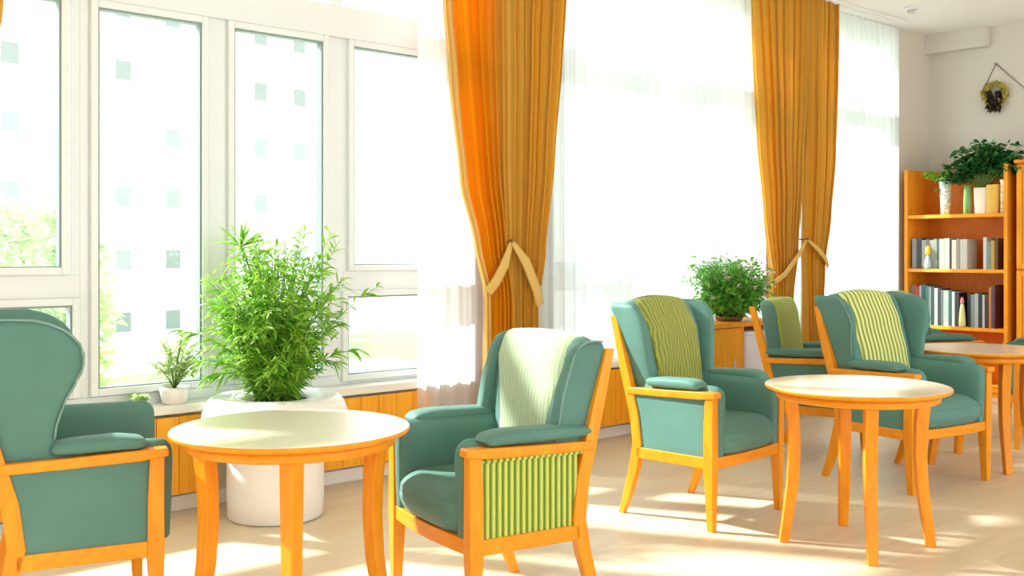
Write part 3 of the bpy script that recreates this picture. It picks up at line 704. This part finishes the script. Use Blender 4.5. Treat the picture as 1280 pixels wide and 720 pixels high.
g1 = [('grey', (.38, .38, .40), .045, .285), ('charcoal', (.05, .06, .06), .052, .29), ('pale grey', (.55, .56, .52), .04, .27), ('grey green', (.25, .32, .28), .030, .28), ('cream', (.72, .70, .60), .042, .27), ('sage', (.36, .46, .38), .03, .28), ('dark slate', (.10, .13, .14), .022, .275),
      ('light sage', (.55, .64, .52), .05, .28), ('pale green', (.66, .72, .58), .045, .285), ('black', (.03, .03, .03), .02, .28), ('beige', (.60, .55, .44), .042, .27), ('brown grey', (.28, .24, .20), .035, .28), ('ivory', (.82, .78, .70), .065, .275)]
y = 4.945
for i, (n, c, w, h_) in enumerate(g1):
    w *= .98; book(y, w, SH[2], h_, .2, c, n, '%s book on the upper book shelf, %s spine from the left' % (n, ORD[i]), 'books on the upper book shelf', bandc=(.75, .73, .65) if i in (1, 6, 9) else None); y -= w+.002
g1b = [('white', (.85, .85, .82), .03, .29), ('blue grey', (.25, .42, .46), .028, .25), ('mustard', (.72, .45, .08), .035, .26), ('dark brown', (.16, .08, .04), .025, .28)]
y = 4.265
for i, (n, c, w, h_) in enumerate(g1b):
    book(y, w, SH[2], h_, .2, c, n, '%s book at the right end of the upper book shelf' % n, 'books on the upper book shelf'); y -= w+.004
g2 = [('olive grey', (.30, .30, .22), .025, .37), ('faded red', (.55, .10, .07), .04, .375), ('bright red', (.65, .05, .04), .022, .36), ('silver', (.55, .58, .58), .022, .37), ('dark teal', (.03, .16, .15), .042, .38), ('blue green', (.10, .30, .30), .03, .37), ('pale blue', (.55, .66, .68), .028, .36), ('deep green', (.02, .12, .09), .03, .36), ('light grey', (.62, .66, .66), .036, .35), ('black green', (.02, .05, .045), .028, .345), ('slate', (.16, .20, .20), .026, .335), ('pale sage', (.50, .60, .55), .055, .33), ('bottle green', (.03, .14, .10), .032, .33), ('ice blue', (.60, .68, .70), .028, .32), ('black', (.02, .02, .02), .045, .31)]
y = 4.955
for i, (n, c, w, h_) in enumerate(g2):
    w *= .9; book(y, w, SH[1], h_, .21, c, n, '%s book on the lower book shelf, %s spine from the left' % (n, ORD[i]), 'books on the lower book shelf', bandc=(.7, .7, .62) if i in (4, 9, 12) else None); y -= w+.002
yfig = y
g2b = [('near black', (.03, .04, .035), .030, .31), ('grey blue', (.35, .42, .45), .035, .30), ('pale silver', (.62, .66, .68), .035, .31), ('green black', (.02, .06, .05), .035, .315), ('white grey', (.75, .75, .75), .022, .30), ('dark maroon', (.08, .03, .03), .035, .31)]
y = yfig-.075
for i, (n, c, w, h_) in enumerate(g2b):
    w *= .95; book(y, w, SH[1], h_, .2, c, n, '%s book right of the pink figurine on the lower book shelf' % n, 'books on the lower book shelf'); y -= w+.002
print('books end', y)
for n, c, w, h_ in [('orange', (.85, .28, .03), .022, .37), ('plum', (.16, .07, .12), .030, .39)]:
    if y-w > 4.066: book(y, w, SH[1], h_, .2, c, n, 'tall %s book at the right end of the lower book shelf' % n, 'books on the lower book shelf'); y -= w+.002
# figurines on the shelves
t = empty('figurine', (bx+.022, yfig-.037, SH[1]), label='small pink and lime cone shaped figurine among the lower shelf books', cat='figurine')
q = MB(); q.lathe([(.016, 0), (.030, .008), (.030, .05), (.026, .12), (.018, .19), (.008, .235)], 20); q.build('body', plain('lime_figurine', (.72, .74, .35), .5), t, smooth=True)
q = MB(); q.lathe([(.008, .20), (.016, .215), (.018, .235), (.013, .26), (.003, .275)], 20); q.build('head', plain('pink_figurine', (.75, .25, .30), .5), t, smooth=True)
t = empty('figurine', (bx+.022, 4.775, SH[2]), label='blue and white figurine with a yellow head before the upper shelf books', cat='figurine')
q = MB(); q.lathe([(.02, 0), (.03, .01), (.034, .04), (.026, .08), (.016, .11), (.010, .125)], 20); q.build('body', plain('blue_white_figurine', (.45, .62, .68), .3), t, smooth=True)
q = MB(); q.lathe([(.006, .12), (.022, .14), (.028, .165), (.022, .20), (.006, .215)], 20); q.build('head', plain('yellow_figurine', (.85, .55, .06), .5), t, smooth=True)

# vases and trailing plant on the top shelf ---------------------------------------
ZT = SH[3]
vm = striped('mottled_glass_vase', (.45, .52, .44), (.80, .82, .74), 2, 22, .5, .25, .3, .1)
t = empty('vase', (bx+.12, 4.655, ZT), label='tall mottled white glass vase with light sprigs, left on the top shelf', cat='vase', group='vases on the top shelf')
q = MB(); q.lathe([(.035, 0), (.042, .006), (.045, .12), (.052, .27), (.056, .31), (.050, .31), (.044, .26), (.038, .02)], 32); q.build('body', vm, t, smooth=True)
rr = random.Random(31); lf = MB(); lf.open = True; st = MB()
for i in range(16):
    a = rr.uniform(0, 2*pi); tip = Vector((-.02+cos(a)*.07, sin(a)*.17+.05, rr.uniform(.31, .42))); pts = [Vector((0, 0, .2)).lerp(tip, k/4)+Vector((0, 0, .07*sin(pi*k/4))) for k in range(5)]; st.tube(pts, .002, 5)
    for j in range(9): u = rr.uniform(.45, 1); i0 = min(3, int(u*4)); leaf(lf, pts[i0].lerp(pts[i0+1], u*4-i0), rdir(rr, -.5, .5), rr.uniform(.035, .06), .025, .3, rr=rr, ylim=.38)
st.build('stems', M['stem'], t, smooth=True); lf.build('sprigs', M['leaf'], t)
t = empty('vase', (bx+.10, 4.435, ZT), label='slim green vase on the top shelf, beside the cream planter', cat='vase', group='vases on the top shelf')
q = MB(); q.lathe([(.028, 0), (.034, .006), (.036, .12), (.030, .2), (.034, .26), (.029, .26), (.026, .2), (.028, .02)], 32); q.build('body', plain('green_glaze', (.22, .42, .12), .25), t, smooth=True)
t = empty('vase', (bx+.085, 4.185, ZT), label='golden yellow square vase on the top shelf', cat='vase', group='vases on the top shelf')
pad('z', [(0, 0, 0, .05, .052), (.26, 0, 0, .052, .055)], .006, .006, 7, 32, 5).build('body', plain('gold_glaze', (.78, .48, .08), .3), t, smooth=True)
t = empty('vase', (bx+.08, 4.10, ZT), label='pale yellow patterned vase at the right end of the top shelf', cat='vase', group='vases on the top shelf')
q = MB(); q.lathe([(.022, 0), (.027, .006), (.029, .15), (.026, .27), (.031, .30), (.025, .30), (.02, .02)], 28); q.build('body', striped('yellow_pattern', (.75, .70, .35), (.90, .86, .60), 2, 14, .5, .2, .3, .1), t, smooth=True)
t = empty('trailing_plant', (bx+.16, 4.315, ZT), label='dark green spreading plant in a cream square planter on the top shelf', cat='potted plant')
pad('z', [(0, 0, 0, .07, .058), (.24, 0, 0, .075, .066)], .006, .006, 7, 32, 5).build('planter', plain('cream_planter', (.86, .80, .70), .4), t, smooth=True)
rr = random.Random(41); lf = MB(); lf.open = True; st = MB()
for i in range(140):
    a = rr.uniform(0, 2*pi); k = sqrt(rr.uniform(.02, 1)); ty = sin(a)*k*.46-.04
    zc = .47+.10*cos(min(1.5, abs(ty)/.35))-.04+(-.10 if ty > .2 else .04 if ty < 0 else 0)
    tip = Vector((cos(a)*k*.20-.02, ty, zc+rr.uniform(-.13, .10))); b0 = Vector((rr.uniform(-.03, .03), rr.uniform(-.03, .03), .22))
    pts = [b0.lerp(tip, u/4)+Vector((0, 0, .06*sin(pi*u/4))) for u in range(5)]; st.tube(pts, .003, 5)
    for j in range(9):
        u = rr.uniform(.4, 1); i0 = min(3, int(u*4)); leaf(lf, pts[i0].lerp(pts[i0+1], u*4-i0)+rdir(rr, -1, 1)*.02, rdir(rr, -.4, .6), rr.uniform(.055, .085), rr.uniform(.045, .065), rr.uniform(.1, .5), rr=rr, ylim=.9)
st.build('stems', M['stem'], t, smooth=True); lf.build('foliage', M['leaf_d'], t)

# wall ornament -------------------------------------------------------------------
t = empty('wall_ornament', (XR-.002, 4.41, 2.80), label='dried straw wreath with dark brown centre hanging from a cord on the cream wall', cat='wall decoration')
rr = random.Random(51)
q = MB(); q.open = True
for i in range(420):
    a = rr.uniform(-.35*pi, 1.35*pi); rad = rr.uniform(.07, .125)
    p = Vector((-rr.uniform(.01, .06), cos(a)*rad, sin(a)*rad+.01)); leaf(q, p, Vector((-.3, -sin(a), cos(a)))*rr.choice((1, -1))+rdir(rr, -1, 1)*.5, rr.uniform(.03, .055), .012, .1, rr=rr, ylim=9)
q.build('straw_ring', leafmat('straw', (.30, .26, .03), (.85, .68, .15), .1, .7, 40), t)
q = MB(); q.open = True
for i in range(260):
    p = Vector((-rr.uniform(.01, .06), rr.uniform(-.06, .06), -.03)); p.z += rr.uniform(-.11, .06)
    if abs(p.y) < .014 and p.z > -.05: continue
    leaf(q, p, Vector((-.3, p.y*4, rr.uniform(-.8, .8))), rr.uniform(.03, .06), .02, .1, rr=rr, ylim=9)
q.build('dried_bundle', leafmat('dark_dried', (.015, .008, .005), (.06, .03, .02), .05, .8, 40), t)
q = MB(); q.tube([(-.012, .12, .06), (-.006, 0, .30)], .004, 6); q.tube([(-.006, 0, .30), (-.012, -.27, .03)], .004, 6); q.tube([(0, 0, .30), (-.02, 0, .30)], .008, 8); q.build('cord', plain('grey_brown_cord', (.22, .18, .14), .8), t, smooth=True)

# small sensor on the ceiling -----------------------------------------------------
t = empty('smoke_detector', (8.68, 4.57, CZ), label='small white round detector on the ceiling near the window corner', cat='smoke detector')
q = MB(); q.lathe([(.05, -.022), (.06, -.012), (.06, 0)], 32); q.build('base', M['frame'], t, smooth=True)
q = MB(); q.lathe([(.008, -.055), (.028, -.05), (.034, -.038), (.03, -.022)], 24); q.build('sensor', M['metal'], t, smooth=True)

# ------------------------------------------------------------------ outside
f = MB(); f.box(-60, 90, WY+.4, 120, -3.2, -3.0)
gm, nt, b = nmat('outside_ground'); b.inputs['Base Color'].default_value = (.55, .62, .45, 1); b.inputs['Roughness'].default_value = 1
no = N(nt, 'ShaderNodeTexNoise'); no.inputs['Scale'].default_value = .12; tc = N(nt, 'ShaderNodeTexCoord'); nt.links.new(tc.outputs['Object'], no.inputs['Vector'])
r = ramp(nt, [(.45, (.66, .66, .62)), (.55, (.40, .56, .26))]); nt.links.new(no.outputs['Fac'], r.inputs['Fac']); nt.links.new(r.outputs['Color'], b.inputs['Base Color'])
tag(f.build('ground', gm), kind='structure')
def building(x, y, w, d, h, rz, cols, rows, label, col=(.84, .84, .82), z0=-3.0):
    t = empty('apartment_building', (x, y, z0), rz, label=label, cat='building', group='pale apartment blocks outside the windows')
    q = MB(); q.box(-w/2, w/2, 0, d, 0, h); q.box(-w/2-.2, w/2+.2, -.2, d+.2, h, h+.4)
    for r_ in range(1, rows): q.box(-w/2, w/2, -.06, 0, h*r_/rows-.06, h*r_/rows+.06)
    q.build('wall', plain('pale_facade', col, .9), t)
    wm = plain('facade_window', (.27, .32, .31), .4); dx = w/cols; dz = h/rows
    for i in range(cols):
        for j in range(rows):
            if (i*7+j*3) % 5 == 0: continue
            q = MB(); q.box(-w/2+(i+.36)*dx, -w/2+(i+.64)*dx, -.05, .02, (j+.36)*dz, (j+.66)*dz); q.build('window', wm, t)
def cwx(X, D): return cw(X, D)
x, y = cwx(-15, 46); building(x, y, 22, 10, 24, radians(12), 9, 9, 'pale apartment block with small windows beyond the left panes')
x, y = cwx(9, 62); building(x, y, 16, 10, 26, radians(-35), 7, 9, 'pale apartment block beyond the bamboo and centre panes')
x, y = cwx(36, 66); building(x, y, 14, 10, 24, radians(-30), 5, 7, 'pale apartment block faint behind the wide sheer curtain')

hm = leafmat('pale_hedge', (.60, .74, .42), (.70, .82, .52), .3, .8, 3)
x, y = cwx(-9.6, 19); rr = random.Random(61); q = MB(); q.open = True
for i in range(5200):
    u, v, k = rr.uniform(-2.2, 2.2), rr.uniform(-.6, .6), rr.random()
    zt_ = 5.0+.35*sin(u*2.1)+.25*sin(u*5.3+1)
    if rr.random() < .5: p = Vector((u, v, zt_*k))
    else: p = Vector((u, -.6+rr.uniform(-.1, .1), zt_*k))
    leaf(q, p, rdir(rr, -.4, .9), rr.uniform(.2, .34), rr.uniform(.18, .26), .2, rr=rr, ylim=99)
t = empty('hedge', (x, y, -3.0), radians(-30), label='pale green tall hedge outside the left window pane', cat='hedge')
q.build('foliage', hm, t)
for u in (-1.8, -.6, .6, 1.8):
    q = MB(); q.tube([(u, 0, 0), (u+.05, 0, 2.6), (u, .05, 5.0)], [.09, .06, .02], 8); q.build('trunk', M['stem'], t, smooth=True)
# ------------------------------------------------------------------ daylight
w = bpy.data.worlds.new('sky'); scn.world = w; w.use_nodes = True; nt = w.node_tree; bg = nt.nodes['Background']
tc = N(nt, 'ShaderNodeTexCoord'); sx = N(nt, 'ShaderNodeSeparateXYZ'); nt.links.new(tc.outputs['Generated'], sx.inputs[0])
r = ramp(nt, [(.0, (.80, .78, .74)), (.5, (1.0, 1.0, 1.0)), (1.0, (.86, .93, 1.0))])
mr = N(nt, 'ShaderNodeMapRange'); mr.inputs['From Min'].default_value = -1; nt.links.new(sx.outputs[2], mr.inputs['Value']); nt.links.new(mr.outputs[0], r.inputs['Fac'])
nt.links.new(r.outputs['Color'], bg.inputs['Color']); bg.inputs['Strength'].default_value = 2.1
sd = bpy.data.lights.new('sun', 'SUN'); sd.energy = 9; sd.angle = radians(2.2); sd.color = (1, .98, .94)
so = bpy.data.objects.new('sun', sd); COL.objects.link(so)
so.rotation_euler = Vector((.50, -.85, -.72)).to_track_quat('-Z', 'Y').to_euler(); so.location = (0, 12, 9)

# ------------------------------------------------------------------ camera
cd = bpy.data.cameras.new('camera'); co = bpy.data.objects.new('camera', cd); COL.objects.link(co)
cd.sensor_width = 36; cd.lens = 1300/1280*36; cd.shift_y = -44/1280; cd.clip_start = .05; cd.clip_end = 400
co.location = (0, 0, 1.3); co.rotation_euler = (pi/2, 0, -radians(41.23))
scn.camera = co
scn.view_settings.view_transform = 'Standard'; scn.view_settings.look = 'None'; scn.view_settings.gamma = 1; scn.view_settings.use_curve_mapping = False
scn.view_settings.exposure = .48
scn.cycles.use_denoising = True
scn.cycles.max_bounces = 10; scn.cycles.transparent_max_bounces = 16; scn.cycles.diffuse_bounces = 6
